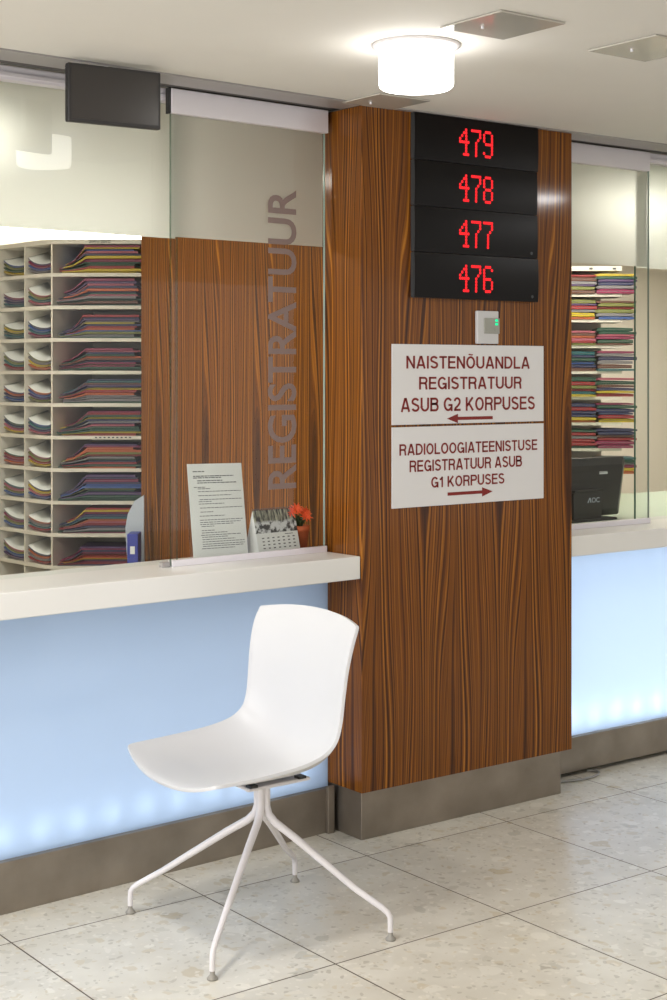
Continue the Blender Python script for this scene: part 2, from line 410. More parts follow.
M_LAMP = emit_material('lamp_opal', (255, 252, 246), 9.0)
M_TUBE = emit_material('office_luminaire', (255, 248, 234), 19.0)
M_MIRROR = mat('mirror_glass', (200, 196, 188), .08, .2, spec=.9)
M_CABLE = mat('grey_cable', (150, 150, 146), .5)
M_LCD = mat('thermostat_face', (160, 160, 152), .4)
M_GREENLED = emit_material('green_led', (40, 255, 170), 1.2)
M_ACRYL = glass_material('acrylic', (240, 240, 248), 1.5)
M_LIGHTBOX = mat('light_box_white', (235, 238, 244), .8)
M_WHITECAB = mat('white_cabinet', (225, 222, 214), .6)

def photo_material():
    m = bpy.data.materials.new('winter_forest_print'); m.use_nodes = True
    nt = m.node_tree; L = nt.links; p = nt.nodes['Principled BSDF']
    tc = N(nt, 'ShaderNodeTexCoord'); sp = N(nt, 'ShaderNodeSeparateXYZ'); L.new(tc.outputs['Object'], sp.inputs[0])
    cx = N(nt, 'ShaderNodeCombineXYZ')
    a = N(nt, 'ShaderNodeMath', operation='MULTIPLY'); L.new(sp.outputs[0], a.inputs[0]); a.inputs[1].default_value = 120
    b = N(nt, 'ShaderNodeMath', operation='MULTIPLY'); L.new(sp.outputs[2], b.inputs[0]); b.inputs[1].default_value = 22
    L.new(a.outputs[0], cx.inputs[0]); L.new(b.outputs[0], cx.inputs[1])
    n = N(nt, 'ShaderNodeTexNoise'); n.inputs['Scale'].default_value = 1; n.inputs['Detail'].default_value = 3; L.new(cx.outputs[0], n.inputs['Vector'])
    r = N(nt, 'ShaderNodeValToRGB'); L.new(n.outputs['Fac'], r.inputs[0])
    r.color_ramp.elements[0].position = .42; r.color_ramp.elements[0].color = lin(38, 38, 32)
    r.color_ramp.elements[1].position = .60; r.color_ramp.elements[1].color = lin(172, 172, 150)
    n2 = N(nt, 'ShaderNodeTexNoise'); n2.inputs['Scale'].default_value = 60; L.new(tc.outputs['Object'], n2.inputs['Vector'])
    r2 = N(nt, 'ShaderNodeValToRGB'); L.new(n2.outputs['Fac'], r2.inputs[0])
    r2.color_ramp.elements[0].position = .42; r2.color_ramp.elements[0].color = lin(60, 62, 62)
    r2.color_ramp.elements[1].position = .55; r2.color_ramp.elements[1].color = lin(205, 208, 210)
    k = N(nt, 'ShaderNodeMapRange'); k.inputs['From Min'].default_value = .105; k.inputs['From Max'].default_value = .115
    L.new(sp.outputs[2], k.inputs['Value'])
    mx = N(nt, 'ShaderNodeMix', data_type='RGBA'); L.new(k.outputs[0], mx.inputs[0]); L.new(r2.outputs[0], mx.inputs[6]); L.new(r.outputs[0], mx.inputs[7])
    L.new(mx.outputs[2], p.inputs['Base Color']); p.inputs['Roughness'].default_value = .4
    return m
M_PHOTO = photo_material()

# ------------------------------------------------------------------ setting
CEIL = 2.43
def struct(name, mb, m, bevel=0, loc=None):
    return tag(mb.build(name, m, loc=loc, bevel=bevel), kind='structure')
struct('floor', MB().box(-3, 11.5, -4, 9.6, -.08, 0), M_FLOOR)
struct('ceiling', MB().prism([(-3, -4), (11.5, -4), (11.5, 3.9), (3.07, 3.9), (-3, 3.582)], CEIL, CEIL + .1).prism([(-3, 3.882), (3.05, 4.20), (11.5, 4.20), (11.5, 9.6), (-3, 9.6)], CEIL, CEIL + .1)
       .box(-3, 11.5, 3.50, 4.30, CEIL + .1, CEIL + .14), M_CEIL)
LEFT = []
LEFT.append(struct('trim_1', MB().box(.0, 3.066, 3.905, 4.03, CEIL - .004, CEIL + .098), M_ALU_D, .002))
struct('trim_4', MB().box(3.08, 7, 3.902, 4.03, CEIL - .004, CEIL + .098), M_ALU_D, .002)
struct('wall_back', MB().box(.9, 11.4, 8.5, 8.6, 0, CEIL), M_WALL)
struct('wall_left', MB().box(.8, .9, 4.3, 8.6, 0, CEIL), M_WALL)
struct('wall_right', MB().box(11.3, 11.4, -3.9, 8.5, 0, CEIL), M_WALL)

# column between the two counters
CX0, CX1, CY = 3.07, 4.05, 3.925
t = thing('column', (CX0, CY, 0), 'wide teak veneered column between the two glowing counters, with displays and signs on it', 'column')
MB().box(CX0, CX1, CY, 5.378, .162, CEIL - .003).build('wood_cladding', M_WOOD, t, bevel=.0015)
MB().box(CX0 + .016, CX1 - .034, CY + .022, 5.37, 0, .162).build('plinth', M_STEEL, t, bevel=.002)
MB().box(3.040, 3.066, 4.068, 4.084, 0, .158).build('corner_strip', M_STEEL, t, bevel=.002)
MB().box(CX0 + .004, CX1 - .004, CY + .004, 5.3, CEIL - .003, CEIL).build('shadow_gap', M_DARKGAP, t)

# ------------------------------------------------------------------ counters
YF = 3.93; YP = 4.105; ZT = .943; ZB = .868
def counter(x0, x1, side, top_label, base_label, lift):
    w = thing('worktop', ((x0 + x1) / 2, YF, ZB), top_label, 'counter top', 'white stone worktops')
    MB().box(x0, x1, YF, 4.27, ZB, ZT).build('slab', M_STONE, w, bevel=.003)
    if side == 'left': x1 += .006
    b = thing('counter_base', ((x0 + x1) / 2, YP, 0), base_label, 'counter', 'backlit counters')
    MB().box(x0, x1, YP, YP + .006, .15, ZB - .001, mi=1, front=0).build('light_panel', [M_OPAL, M_GLASS], b)
    MB().box(x0, x1, 4.085, 4.115, lift, .149).build('kick_plate', M_STEEL, b, bevel=.0015)
    if side == 'left': LEFT.extend((w, b))
    MB().box(x0, x1, 4.25, 4.265, lift, ZB - .001).box(x0, x1, YP + .015, 4.25, .15, .156).box(x0, x0 + .006, YP + .015, 4.25, .156, ZB - .001).box(x1 - .006, x1, YP + .015, 4.25, .156, ZB - .001).build('light_box', M_LIGHTBOX, b)
counter(.75, CX0 - .002, 'left', 'white worktop left of the teak column, its near end above the chair', 'pale blue backlit counter front with steel kick plate behind the white chair', 0)
counter(CX1 + .002, 6.2, 'right', 'white worktop right of the teak column, in front of the black monitor', 'pale blue backlit counter front right of the teak column', .018)

# LEDs inside the counters
def area(name, loc, size, power, color, rot, size_y=None, shape=None, spread=None):
    l = bpy.data.lights.new(name, 'AREA'); l.energy = power; l.color = color; l.size = size
    if size_y: l.shape = 'RECTANGLE'; l.size_y = size_y
    if shape: l.shape = shape
    if spread: l.spread = spread
    o = bpy.data.objects.new(name, l); COL.objects.link(o); o.location = loc; o.rotation_euler = rot
    return o
R = math.radians
BLUE = (.78, .87, 1.0)
LEFT.append(area('backlight', (1.93, 4.245, .50), 2.2, 3.6, BLUE, (R(-90), 0, 0), .62))
area('backlight', (5.15, 4.245, .50), 2.1, 6.5, (.76, .86, 1.0), (R(-90), 0, 0), .62)
def leds(xs, power, z=.215):
    for x in xs:
        l = bpy.data.lights.new('led', 'POINT'); l.energy = power; l.color = (.70, .84, 1.0); l.shadow_soft_size = .008
        o = bpy.data.objects.new('led', l); COL.objects.link(o); o.location = (x, YP + .047, z)
        if x < 3: LEFT.append(o)
leds([1.50 + .121 * i for i in range(13)], .062)
leds([4.12 + .121 * i for i in range(16)], .11)
leds([4.12 + .121 * i for i in range(16)], .03, .80)

# ------------------------------------------------------------------ glass screens
ZG = ZT
def pane(x0, x1, y, label, frost_z=1.972, edge_left=None, edge_right=None, glass=M_GLASS):
    t = thing('glass_screen', ((x0 + x1) / 2, y, ZG), label, 'glass screen', 'glass screens above the counters')
    MB().box(x0, x1, y, y + .008, ZG + .003, 2.40).build('glass', glass, t)
    MB().box(x0 + .002, x1 - .002, y + .009, y + .0098, frost_z, 2.398, mi=1, front=0).build('frosted_film', [M_FROST, M_GLASSB], t)
    if edge_left: MB().box(x0 - .0015, x0 - .0002, y, y + .008, ZG + .003, 2.40).build('glass_edge', edge_left, t)
    if edge_right: MB().box(x1 + .0002, x1 + .0016, y, y + .008, ZG + .003, 2.40).build('glass_edge', edge_right, t)
    if x0 < 3: LEFT.append(t)
    return t
# left front pane with its clamp rail, bottom profile and lettering
t = pane(2.44, 3.060, 4.105, 'glass screen with vertical grey lettering, beside the teak column above the chair', edge_left=M_EDGEC, edge_right=M_EDGEL)
MB().box(2.425, 3.056, 4.080, 4.103, 2.352, 2.428).build('clamp_rail', M_ALU, t, bevel=.002)
MB().box(2.418, 2.4245, 4.083, 4.103, 2.35, 2.43).build('rail_end_cap', M_BLACKM, t)
MB().box(2.44, 3.064, 4.096, 4.104, ZG, ZG + .020).box(2.44, 3.064, 4.114, 4.122, ZG, ZG + .018).build('bottom_profile', M_ALU, t, bevel=.001)
MB().box(2.405, 2.432, 4.10, 4.118, ZG, ZG + .016).build('end_clip', M_ALU_D, t)
tx = MB()
add_text(tx, 'REGISTRATUUR', (2.937, 4.1035, 1.164), (0, 0, 1), (-1, 0, 0), .988, .120, bold=.016, thick=.0005)
# mirror outward: text normal points to the hall
tx.build('lettering', M_LETTER, t)
t['_keep'] = 1
pane(.9, 2.50, 4.160, 'plain glass screen at the far left in front of the white pigeonholes', edge_right=M_EDGEC, glass=M_GLASSB)
t = pane(4.056, 4.676, 4.105, 'glass screen right of the teak column, in front of the monitor', edge_right=M_EDGEL)
MB().box(4.052, 4.655, 4.080, 4.103, 2.352, 2.428).build('clamp_rail', M_ALU, t, bevel=.002)
MB().box(4.056, 4.676, 4.096, 4.104, ZG, ZG + .020).box(4.056, 4.676, 4.114, 4.122, ZG, ZG + .018).build('bottom_profile', M_ALU, t, bevel=.001)
pane(4.660, 6.1, 4.160, 'glass screen at the right edge with a dark green edge line', edge_left=M_EDGE, glass=M_GLASSB)
# sliding track
for k, (x0, x1) in enumerate(((.8, 3.066), (4.054, 6.2))):
    o = MB().box(x0, x1, 4.112, 4.152, 2.392, 2.432).box(x0, x1, 4.106, 4.156, 2.400, 2.412).box(x0, x1, 4.035, 4.10, 2.433, 2.445, mi=1).build('trim_%d' % (k + 2), [M_ALU, M_DARKGAP], bevel=.0015)
    tag(o, kind='structure')
    if x0 < 3: LEFT.append(o)

# ------------------------------------------------------------------ queue displays
DIG = {'4': ['...#.', '..##.', '.#.#.', '#..#.', '#####', '...#.', '...#.', '...#.', '..###'],
       '7': ['#####', '....#', '....#', '...#.', '..#..', '..#..', '..#..', '..#..', '..#..'],
       '9': ['.###.', '#...#', '#...#', '#...#', '.####', '....#', '....#', '#...#', '.###.'],
       '8': ['.###.', '#...#', '#...#', '#...#', '.###.', '#...#', '#...#', '#...#', '.###.'],
       '6': ['.###.', '#...#', '#....', '#....', '####.', '#...#', '#...#', '#...#', '.###.']}
DIG['9'][7] = '#...#'
ztops = [2.4265, 2.268, 2.112, 1.956, 1.801]
xr = [3.857, 3.852, 3.854, 3.858]
ordn = ['topmost', 'second from top', 'third from top', 'lowest']
for k, num in enumerate(('479', '478', '477', '476')):
    z1, z0 = ztops[k] - .002, ztops[k + 1]
    x0, x1 = 3.281, xr[k] + .003
    t = thing('queue_display', ((x0 + x1) / 2, 3.925, z0), 'black queue number display showing %s in red, %s on the column' % (num, ordn[k]), 'number display', 'red LED queue displays')
    # casing with a gently bowed front
    mb = MB(); prof = []
    for i in range(9):
        u = i / 8; prof.append((3.905 + .003 * (2 * u - 1) ** 2, z0 + (z1 - z0) * u))
    n = len(prof); vs = []
    for x in (x0, x1):
        vs += [(x, y, z) for y, z in prof] + [(x, 3.9245, z1), (x, 3.9245, z0)]
    m_ = n + 2
    fs = [(i, i + m_, i + 1 + m_, i + 1) for i in range(n - 1)]
    mb.add(vs, fs, 0, True)
    mb.add(vs, [(n - 1, n - 1 + m_, n + m_, n), (n, n + m_, n + 1 + m_, n + 1), (n + 1, n + 1 + m_, m_, 0)], 1)
    mb.add(vs, [tuple(range(m_)), tuple(reversed(range(m_, 2 * m_)))], 1)
    mb.build('casing', [M_DISP, M_DISPSIDE], t)
    MB().box(x0 - .003, x0 - .0005, 3.912, 3.9245, z0 + .002, z1 - .002).build('side_rail', M_DISPSIDE, t, bevel=.0008)
    dx, dz = .0093, .0106
    ox = 3.484; oz = ztops[k] - .041 - (.002 if k == 2 else 0)
    for d, ch in enumerate(num):
        mb = MB()
        for r in range(9):
            for c in range(5):
                if DIG[ch][r][c] == '#':
                    cx = ox + (d * 6 + c) * dx; cz = oz - r * dz
                    u = (cz - z0) / (z1 - z0); y = 3.905 + .003 * (2 * u - 1) ** 2
                    ring = [(cx + .0048 * math.cos(a * math.pi / 4), y - .0012, cz + .0052 * math.sin(a * math.pi / 4)) for a in range(8)]
                    back = [(p[0], y + .0004, p[2]) for p in ring]
                    mb.add(ring + back, [tuple(range(8))] + [(i, (i + 1) % 8, 8 + (i + 1) % 8, 8 + i) for i in range(8)])
        mb.build('digit', M_LED, t)
    if k > 1:
        MB().tube([(x1 - .03, 3.9085, z0 + .018), (x1 - .03, 3.9065, z0 + .018)], .006, 12).build('badge', M_DISPSIDE, t)

# ------------------------------------------------------------------ signs and thermostat
def sign(z0, z1, lines, arrow, label):
    t = thing('sign_board', (3.548, CY, z0), label, 'sign', 'white direction signs on the column')
    MB().box(3.195, 3.901, 3.9205, 3.9248, z0, z1).build('board', M_SIGN, t, bevel=.0006)
    for s, x0, x1, za, zb in lines:
        mb = MB()
        add_text(mb, s, (x0, 3.9200, za), (1, 0, 0), (0, 0, 1), x1 - x0, zb - za, thick=.0005, face='grotesque')
        mb.build('text_line', M_SIGNRED, t)
    x0, x1, z, d = arrow
    a = MB(); h = .016
    if d < 0: poly = [(x0, z), (x0 + .05, z + h), (x0 + .05, z + .0055), (x1, z + .0055), (x1, z - .0055), (x0 + .05, z - .0055), (x0 + .05, z - h)]
    else: poly = [(x1, z), (x1 - .05, z - h), (x1 - .05, z - .0055), (x0, z - .0055), (x0, z + .0055), (x1 - .05, z + .0055), (x1 - .05, z + h)]
    n = len(poly)
    vs = [(x, 3.9196, z_) for x, z_ in poly] + [(x, 3.9203, z_) for x, z_ in poly]
    tip, a1, b1, c1, d1, e1, f1 = range(7)
    a.add(vs, [(0, 1, 6), (2, 3, 4, 5), ] + [(i, (i + 1) % n, n + (i + 1) % n, n + i) for i in range(n)])
    a.build('arrow', M_SIGNRED, t)
sign(1.372, 1.643, [('NAISTENÕUANDLA', 3.256, 3.830, 1.561, 1.604), ('REGISTRATUUR', 3.312, 3.790, 1.490, 1.533), ('ASUB G2 KORPUSES', 3.232, 3.856, 1.415, 1.462)],
     (3.437, 3.650, 1.389, -1), 'upper white sign with dark red lettering NAISTENÕUANDLA and an arrow pointing left')
sign(1.093, 1.364, [('RADIOLOOGIATEENISTUSE', 3.226, 3.868, 1.269, 1.307), ('REGISTRATUUR ASUB', 3.270, 3.792, 1.212, 1.251), ('G1 KORPUSES', 3.366, 3.706, 1.155, 1.192)],
     (3.440, 3.650, 1.130, 1), 'lower white sign with dark red lettering RADIOLOOGIATEENISTUSE and an arrow pointing right')
t = thing('thermostat', (3.622, CY, 1.647), 'small white wall thermostat with a green light above the upper sign', 'thermostat')
MB().box(3.570, 3.670, 3.910, 3.9248, 1.648, 1.763).build('casing', M_WHITEPL, t, bevel=.003)
MB().box(3.599, 3.671, 3.9065, 3.9105, 1.684, 1.738).build('dial_plate', M_LCD, t, bevel=.001)
MB().tube([(3.625, 3.9067, 1.712), (3.625, 3.905, 1.712)], .016, 20).build('dial', M_LCD, t)
MB().tube([(3.656, 3.9067, 1.697), (3.656, 3.9052, 1.697)], .007, 14).build('knob', M_LCD, t)
MB().box(3.650, 3.662, 3.9052, 3.9064, 1.726, 1.734).box(3.650, 3.662, 3.9052, 3.9064, 1.713, 1.721).build('indicator', M_GREENLED, t)

# ------------------------------------------------------------------ ceiling lamp
t = thing('ceiling_lamp', (2.63, 3.125, CEIL), 'glowing white drum shaped lamp on the ceiling in front of the column', 'ceiling lamp')
MB().lathe((2.63, 3.125, 0), [(0, CEIL), (.119, CEIL), (.119, CEIL - .006), (.104, CEIL - .010), (0, CEIL - .010)], 56).build('base_ring', M_WHITEMT, t)
MB().lathe((2.63, 3.125, 0), [(.101, CEIL - .010), (.101, 2.325), (.0985, 2.317), (.092, 2.312), (.05, 2.310), (0.0001, 2.310)], 56).build('shade', M_LAMP, t)

# glass spotlight plates in the ceiling
for k, (cx, cy, sx, sy, lab) in enumerate(((2.646, 2.806, .11, .113, 'square mirrored plate in the ceiling that reflects the red numbers, right above the lamp'),
                                           (3.155, 2.765, .115, .12, 'square mirrored plate in the ceiling at the right edge of the picture'),
                                           (3.090, 3.823, .105, .098, 'square mirrored plate in the ceiling at the column top, left behind the lamp'))):
    t = thing('ceiling_plate', (cx, cy, CEIL), lab, 'ceiling plate', 'mirrored ceiling plates')
    MB().box(cx - sx, cx + sx, cy - sy, cy + sy, CEIL - .006, CEIL - .001).build('glass_plate', M_MIRROR, t, bevel=.001)
    MB().box(cx - sx + .03, cx + sx - .03, cy - sy + .03, cy + sy - .03, CEIL - .001, CEIL).build('mount', M_DARKGAP, t)
    MB().tube([(cx - .04, cy + .03, CEIL - .0061), (cx - .04, cy + .03, CEIL - .012)], .004, 10).build('screw', M_ALU, t)

# hanging screen
t = thing('hanging_monitor', (2.08, 3.82, CEIL), 'small flat black monitor hanging from the ceiling at upper left', 'monitor')
Mx = Matrix.Translation((2.086, 3.80, 2.33)) @ Matrix.Rotation(R(-4.0), 4, 'Z')
MB().box(-.143, .143, 0, .022, -.082, .082, M=Mx).build('casing', M_BLACKM, t, bevel=.003)
MB().box(-.134, .134, -.0012, .0002, -.072, .074, M=Mx).build('screen', M_SCREEN, t)
mb = MB()
for i in range(22): mb.box(-.1446, -.1432, .005, .019, -.076 + i * .007, -.0725 + i * .007, M=Mx)
mb.build('side_vents', M_BLACK, t)
MB().box(-.03, .03, .0222, .05, -.05, .05, M=Mx).box(-.008, .008, .05, .06, -.03, -.01, M=Mx).build('bracket', M_BLACK, t)
MB().box(-.006, .006, .0602, .072, -.03, .0995, M=Mx).build('ceiling_rod', M_WHITEMT, t)

# ------------------------------------------------------------------ things on the left worktop
t = thing('leaflet_holder', (2.66, 4.18, ZT), 'clear acrylic stand holding a printed white notice on the left worktop', 'notice stand'); LEFT.append(t)
tilt = Matrix.Translation((2.665, 4.150, ZT)) @ Matrix.Rotation(R(-9), 4, 'X') @ Matrix.Rotation(R(1.2), 4, 'Y')
MB().box(-.108, .108, .0, .0012, .004, .312, M=tilt).build('notice_sheet', M_PAPER, t)
mb = MB(); random.seed(3)
rows = [(.287, .02, .045), (.272, .02, .16), (.2665, .02, .11), (.257, .035, .10), (.250, .035, .155), (.236, .02, .045), (.231, .035, .05)]
z = .222
while z > .03:
    rows.append((z, .035 + random.choice((0, .004)), random.choice((.16, .10, .13, .05, .17)))); z -= random.choice((.0065, .0075, .013))
for k, (z, a, w) in enumerate(rows):
    th = .0014 if k in (0, 1, 2, 3, 4) else .0010
    x = -.108 + a; end = min(x + w, .098)
    while x < end - .002:
        wl = random.uniform(.006, .018); mb.box(x, min(x + wl, end), -.0004, .0001, z - th, z + th, M=tilt); x += wl + .0025
mb.build('print', M_INK, t)
MB().box(-.118, .112, .002, .004, .0015, .22, M=tilt).box(-.118, .112, -.004, .006, .0, .0018, M=Matrix.Translation((2.665, 4.150, ZT))).box(-.118, .112, .004, .05, .0, .0025, M=Matrix.Translation((2.665, 4.150, ZT))).build('acrylic_stand', M_ACRYL, t)
t2 = thing('brochure_stack', (2.77, 4.215, ZT), 'purple brochures standing behind the printed notice', 'brochures'); LEFT.append(t2)
Mb = Matrix.Translation((2.765, 4.213, ZT)) @ Matrix.Rotation(R(-6), 4, 'X')
for k, m_ in enumerate((M_PURPLE, M_BLUEBOX)):
    MB().box(-.05, .047 + k * .004, .0 + k * .008, .006 + k * .008, .0005, .175, M=Mb).build('brochure', m_, t2)

t = thing('desk_calendar', (2.91, 4.17, ZT), 'small tent calendar with a winter forest photo beside the orange flower', 'calendar'); LEFT.append(t)
fr = Matrix.Translation((2.897, 4.135, ZT)) @ Matrix.Rotation(R(2), 4, 'Z') @ Matrix.Rotation(R(-14), 4, 'X')
bk = Matrix.Translation((2.897, 4.218, ZT)) @ Matrix.Rotation(R(2), 4, 'Z') @ Matrix.Rotation(R(16), 4, 'X')
MB().box(-.092, .087, 0, .001, .001, .075, M=fr).build('month_page', M_PAPER, t)
o = MB().box(-.092, .087, -.0002, .0010, .0752, .152, M=fr).build('photo_page', M_PHOTO, t)
MB().box(-.092, .087, 0, .0012, .001, .148, M=bk).build('back_board', M_PAPER, t)
sd = MB().add([fr @ Vector((-.0918, .0012, .002)), fr @ Vector((-.0918, .0012, .150)), bk @ Vector((-.0918, 0, .147)), bk @ Vector((-.0918, 0, .002)),
               fr @ Vector((-.0910, .0012, .002)), fr @ Vector((-.0910, .0012, .150)), bk @ Vector((-.0910, 0, .147)), bk @ Vector((-.0910, 0, .002))],
              [(0, 1, 2, 3), (7, 6, 5, 4), (0, 4, 5, 1), (3, 2, 6, 7), (0, 3, 7, 4)]).build('side_gusset', M_PAPER, t)
mb = MB()
for r in range(5):
    for c in range(7): mb.box(-.07 + c * .022, -.061 + c * .022, -.0004, .0002, .012 + r * .0112, .0155 + r * .0112, M=fr)
mb.box(.03, .065, -.0004, .0002, .067, .069, M=fr)
mb.build('date_grid', M_INK, t)
mb = MB()
for c in range(24):
    x = -.088 + c * .0074; q = fr @ Vector((x, .003, .153))
    mb.tube([q + Vector((0, .006 * math.cos(a), .005 * math.sin(a))) for a in [i * math.pi / 4 for i in range(9)]], .0008, 6, cap=False)
mb.build('wire_binding', M_INK, t)

t = thing('flower_pot', (3.022, 4.17, ZT), 'terracotta pot with an orange flower beside the calendar, next to the column', 'potted flower'); LEFT.append(t)
PC = (3.012, 4.176, ZT)
MB().lathe(PC, [(0, .0005), (.022, .0005), (.028, .066), (.031, .067), (.032, .086), (.028, .086), (.027, .078), (0, .077)], 32).build('pot', M_TERRA, t)
random.seed(11)
mb = MB()
for i in range(16):
    a = random.uniform(0, 6.28); r = random.uniform(.018, .036); h = random.uniform(.10, .13)
    c = Vector(PC) + Vector((0, 0, .078)); e = Vector(PC) + Vector((r * math.cos(a), r * math.sin(a), h)); s_ = Vector((-math.sin(a), math.cos(a), 0)) * .008
    mid = (c + e) / 2 + Vector((0, 0, .008))
    mb.add([c, mid - s_, e, mid + s_, c - Vector((0, 0, .001)), mid - s_ - Vector((0, 0, .001)), e - Vector((0, 0, .001)), mid + s_ - Vector((0, 0, .001))], [(0, 1, 2, 3), (7, 6, 5, 4), (0, 4, 5, 1), (1, 5, 6, 2), (2, 6, 7, 3), (3, 7, 4, 0)])
mb.build('leaves', M_LEAF, t)
heads = [(-.030, -.012, .158), (.006, -.022, .130), (-.004, .012, .150), (.020, .0, .142), (-.046, -.006, .148)]
for hx, hy, hz in heads:
    q = Vector(PC) + Vector((hx, hy, hz - .014))
    st = MB().tube([Vector(PC) + Vector((hx * .2, hy * .2, .078)), (Vector(PC) + q + Vector((0, 0, .07))) / 2, q], .0015, 6).build('stem', M_LEAF, t)
    mb = MB()
    nv = Vector((hx * 6 - .2, -.7, .6)).normalized(); s1 = nv.cross(Vector((0, 0, 1))).normalized(); s2 = nv.cross(s1)
    for ringk, (cnt, ln, lift) in enumerate(((9, .026, .35), (7, .018, .8))):
        for i in range(cnt):
            a = i * 2 * math.pi / cnt + ringk * .3; d = s1 * math.cos(a) + s2 * math.sin(a); p_ = nv.cross(d)
            tip = q + d * ln * random.uniform(.85, 1.1) + nv * ln * lift * .5; md = q + d * ln * .55 + nv * ln * lift * .45
            b_ = nv * -.0008
            mb.add([q, md - p_ * .0030, tip, md + p_ * .0030, q + b_, md - p_ * .0030 + b_, tip + b_, md + p_ * .0030 + b_], [(0, 1, 2, 3), (7, 6, 5, 4), (0, 4, 5, 1), (1, 5, 6, 2), (2, 6, 7, 3), (3, 7, 4, 0)])
    mb.build('blossom', M_PETAL, t)

# ------------------------------------------------------------------ chair
CC = Vector((2.376, 3.512, 0))
t = thing('swivel_chair', tuple(CC), 'white plastic shell chair on four splayed white metal legs before the left counter', 'chair')
def lerp(a, b, u): return a + (b - a) * u
def catmull(P, n):
    out = []
    for i in range(len(P) - 1):
        p0 = P[max(i - 1, 0)]; p1 = P[i]; p2 = P[i + 1]; p3 = P[min(i + 2, len(P) - 1)]
        for k in range(n):
            u = k / n
            out.append(tuple(.5 * ((2 * b) + (-a + c) * u + (2 * a - 5 * b + 4 * c - d) * u * u + (-a + 3 * b - 3 * c + d) * u ** 3) for a, b, c, d in zip(p0, p1, p2, p3)))
    out.append(P[-1]); return out
# per station: centre back-coordinate, centre height, edge back-coordinate, edge height, half width
ST = [(-.324, .455, -.296, .494, .205), (-.305, .459, -.278, .496, .212), (-.24, .456, -.21, .497, .218), (-.15, .446, -.14, .500, .220), (-.05, .441, -.05, .506, .219),
      (.03, .440, .015, .516, .216), (.095, .453, .062, .532, .212), (.138, .490, .094, .560, .208), (.156, .545, .110, .605, .207),
      (.164, .63, .118, .67, .209), (.170, .72, .126, .74, .213), (.182, .80, .140, .805, .216), (.197, .862, .158, .846, .212), (.200, .872, .161, .856, .209)]
SS = catmull(ST, 5); NV = 28
TILT = R(-1.8)
def shell_pt(st, v):
    bc, zc, be, ze, hw = st
    w = abs(v) ** 2.3; hw = hw + .024
    b = lerp(bc, be, w); z = lerp(zc, ze, w); y = v * hw - .022
    # slight roll of the worn seat
    y2 = y * math.cos(TILT) - (z - .45) * math.sin(TILT); z2 = .45 + y * -math.sin(TILT) * 1.0 + (z - .45) * math.cos(TILT)
    if z > .55: 
        k = min(1, (z - .55) / .25); y2 = lerp(y2, y, k); z2 = lerp(z2, z, k)
    return Vector((CC.x + b, CC.y + y2, z2))
vs = [shell_pt(s_, -1 + 2 * j / NV) for s_ in SS for j in range(NV + 1)]
W_ = NV + 1
fs = [(i * W_ + j, i * W_ + j + 1, (i + 1) * W_ + j + 1, (i + 1) * W_ + j) for i in range(len(SS) - 1) for j in range(NV)]
fs = [tuple(reversed(f)) for f in fs]
o = MB().add(vs, fs, 0, True).build('seat_shell', M_WHITEPL, t)
sm = o.modifiers.new('thick', 'SOLIDIFY'); sm.thickness = .009; sm.offset = -1 if False else 1; sm.use_even_offset = True
bv = o.modifiers.new('bevel', 'BEVEL'); bv.width = .003; bv.segments = 2; bv.limit_method = 'ANGLE'; bv.angle_limit = R(50)
o.data.update()
rotS = Matrix.Translation(CC)
MB().box(-.115, .09, -.13, .13, .422, .431, M=rotS).box(-.10, .08, -.105, -.085, .413, .4215, M=rotS).box(-.10, .08, .085, .105, .413, .4215, M=rotS).build('seat_plate', M_WHITEMT, t, bevel=.003)
for (bx, by) in ((-.10, -.122), (.06, -.122), (-.10, .122), (.06, .122)):
    MB().box(bx - .012, bx + .012, by - .012, by + .012, .4312, .438, M=rotS).build('rubber_pad', M_BLACK, t)
bdir = Vector((.993, -.122, 0)); ldir = Vector((.122, .993, 0))
for sb, sl in ((-1, 1), (-1, -1), (1, 1), (1, -1)):
    foot = bdir * (.268 * sb) + ldir * (.273 * sl); u = foot.normalized(); rf = foot.length
    HO = Vector((.016, 0, 0)); P = [CC + HO * max(0, min(1, (z - .13) / .2)) + u * r + Vector((0, 0, z)) for r, z in ((.0125, .420), (.0125, .372), (.0125, .335), (.020, .312), (.040, .292), (.10, .255), (rf - .10, .131), (rf - .025, .0865), (rf - .008, .074), (rf - .001, .062), (rf, .045), (rf, .022))]
    rad = [.0115, .0115, .0115, .0115, .0112, .0108, .0088, .0083, .008, .008, .008, .0078]
    lg = MB().tube(P, rad, 14).build('leg', M_WHITEMT, t)
    MB().lathe(CC + foot, [(.0001, .0005), (.0140, .0005), (.0140, .004), (.009, .010), (.0065, .014), (.0065, .024), (.0001, .024)], 20).build('foot_glide', M_RUBBER, lg)

# ------------------------------------------------------------------ shelving units and folders
PAL = {'magenta': (150, 28, 82), 'red': (172, 34, 40), 'yellow': (222, 192, 24), 'dark green': (12, 78, 56), 'navy': (34, 42, 92), 'blue': (50, 92, 170),
       'purple': (84, 52, 112), 'orange': (206, 96, 34), 'pink': (196, 96, 116), 'teal': (22, 104, 112), 'brown': (110, 62, 44), 'olive': (132, 136, 60), 'grey': (140, 136, 140)}
FM = {k: mat('folder_' + k.replace(' ', '_'), tuple(int(c * .85) for c in v), .55) for k, v in PAL.items()}
NAMES = ['magenta', 'red', 'yellow', 'dark green', 'navy', 'blue', 'purple', 'orange', 'pink', 'teal', 'magenta', 'red', 'dark green', 'dark green', 'navy', 'purple', 'brown', 'olive', 'grey', 'yellow', 'red']
ORD = ['top', 'second', 'third', 'fourth', 'fifth', 'sixth', 'seventh', 'eighth', 'ninth', 'tenth', 'eleventh', 'twelfth', 'thirteenth']

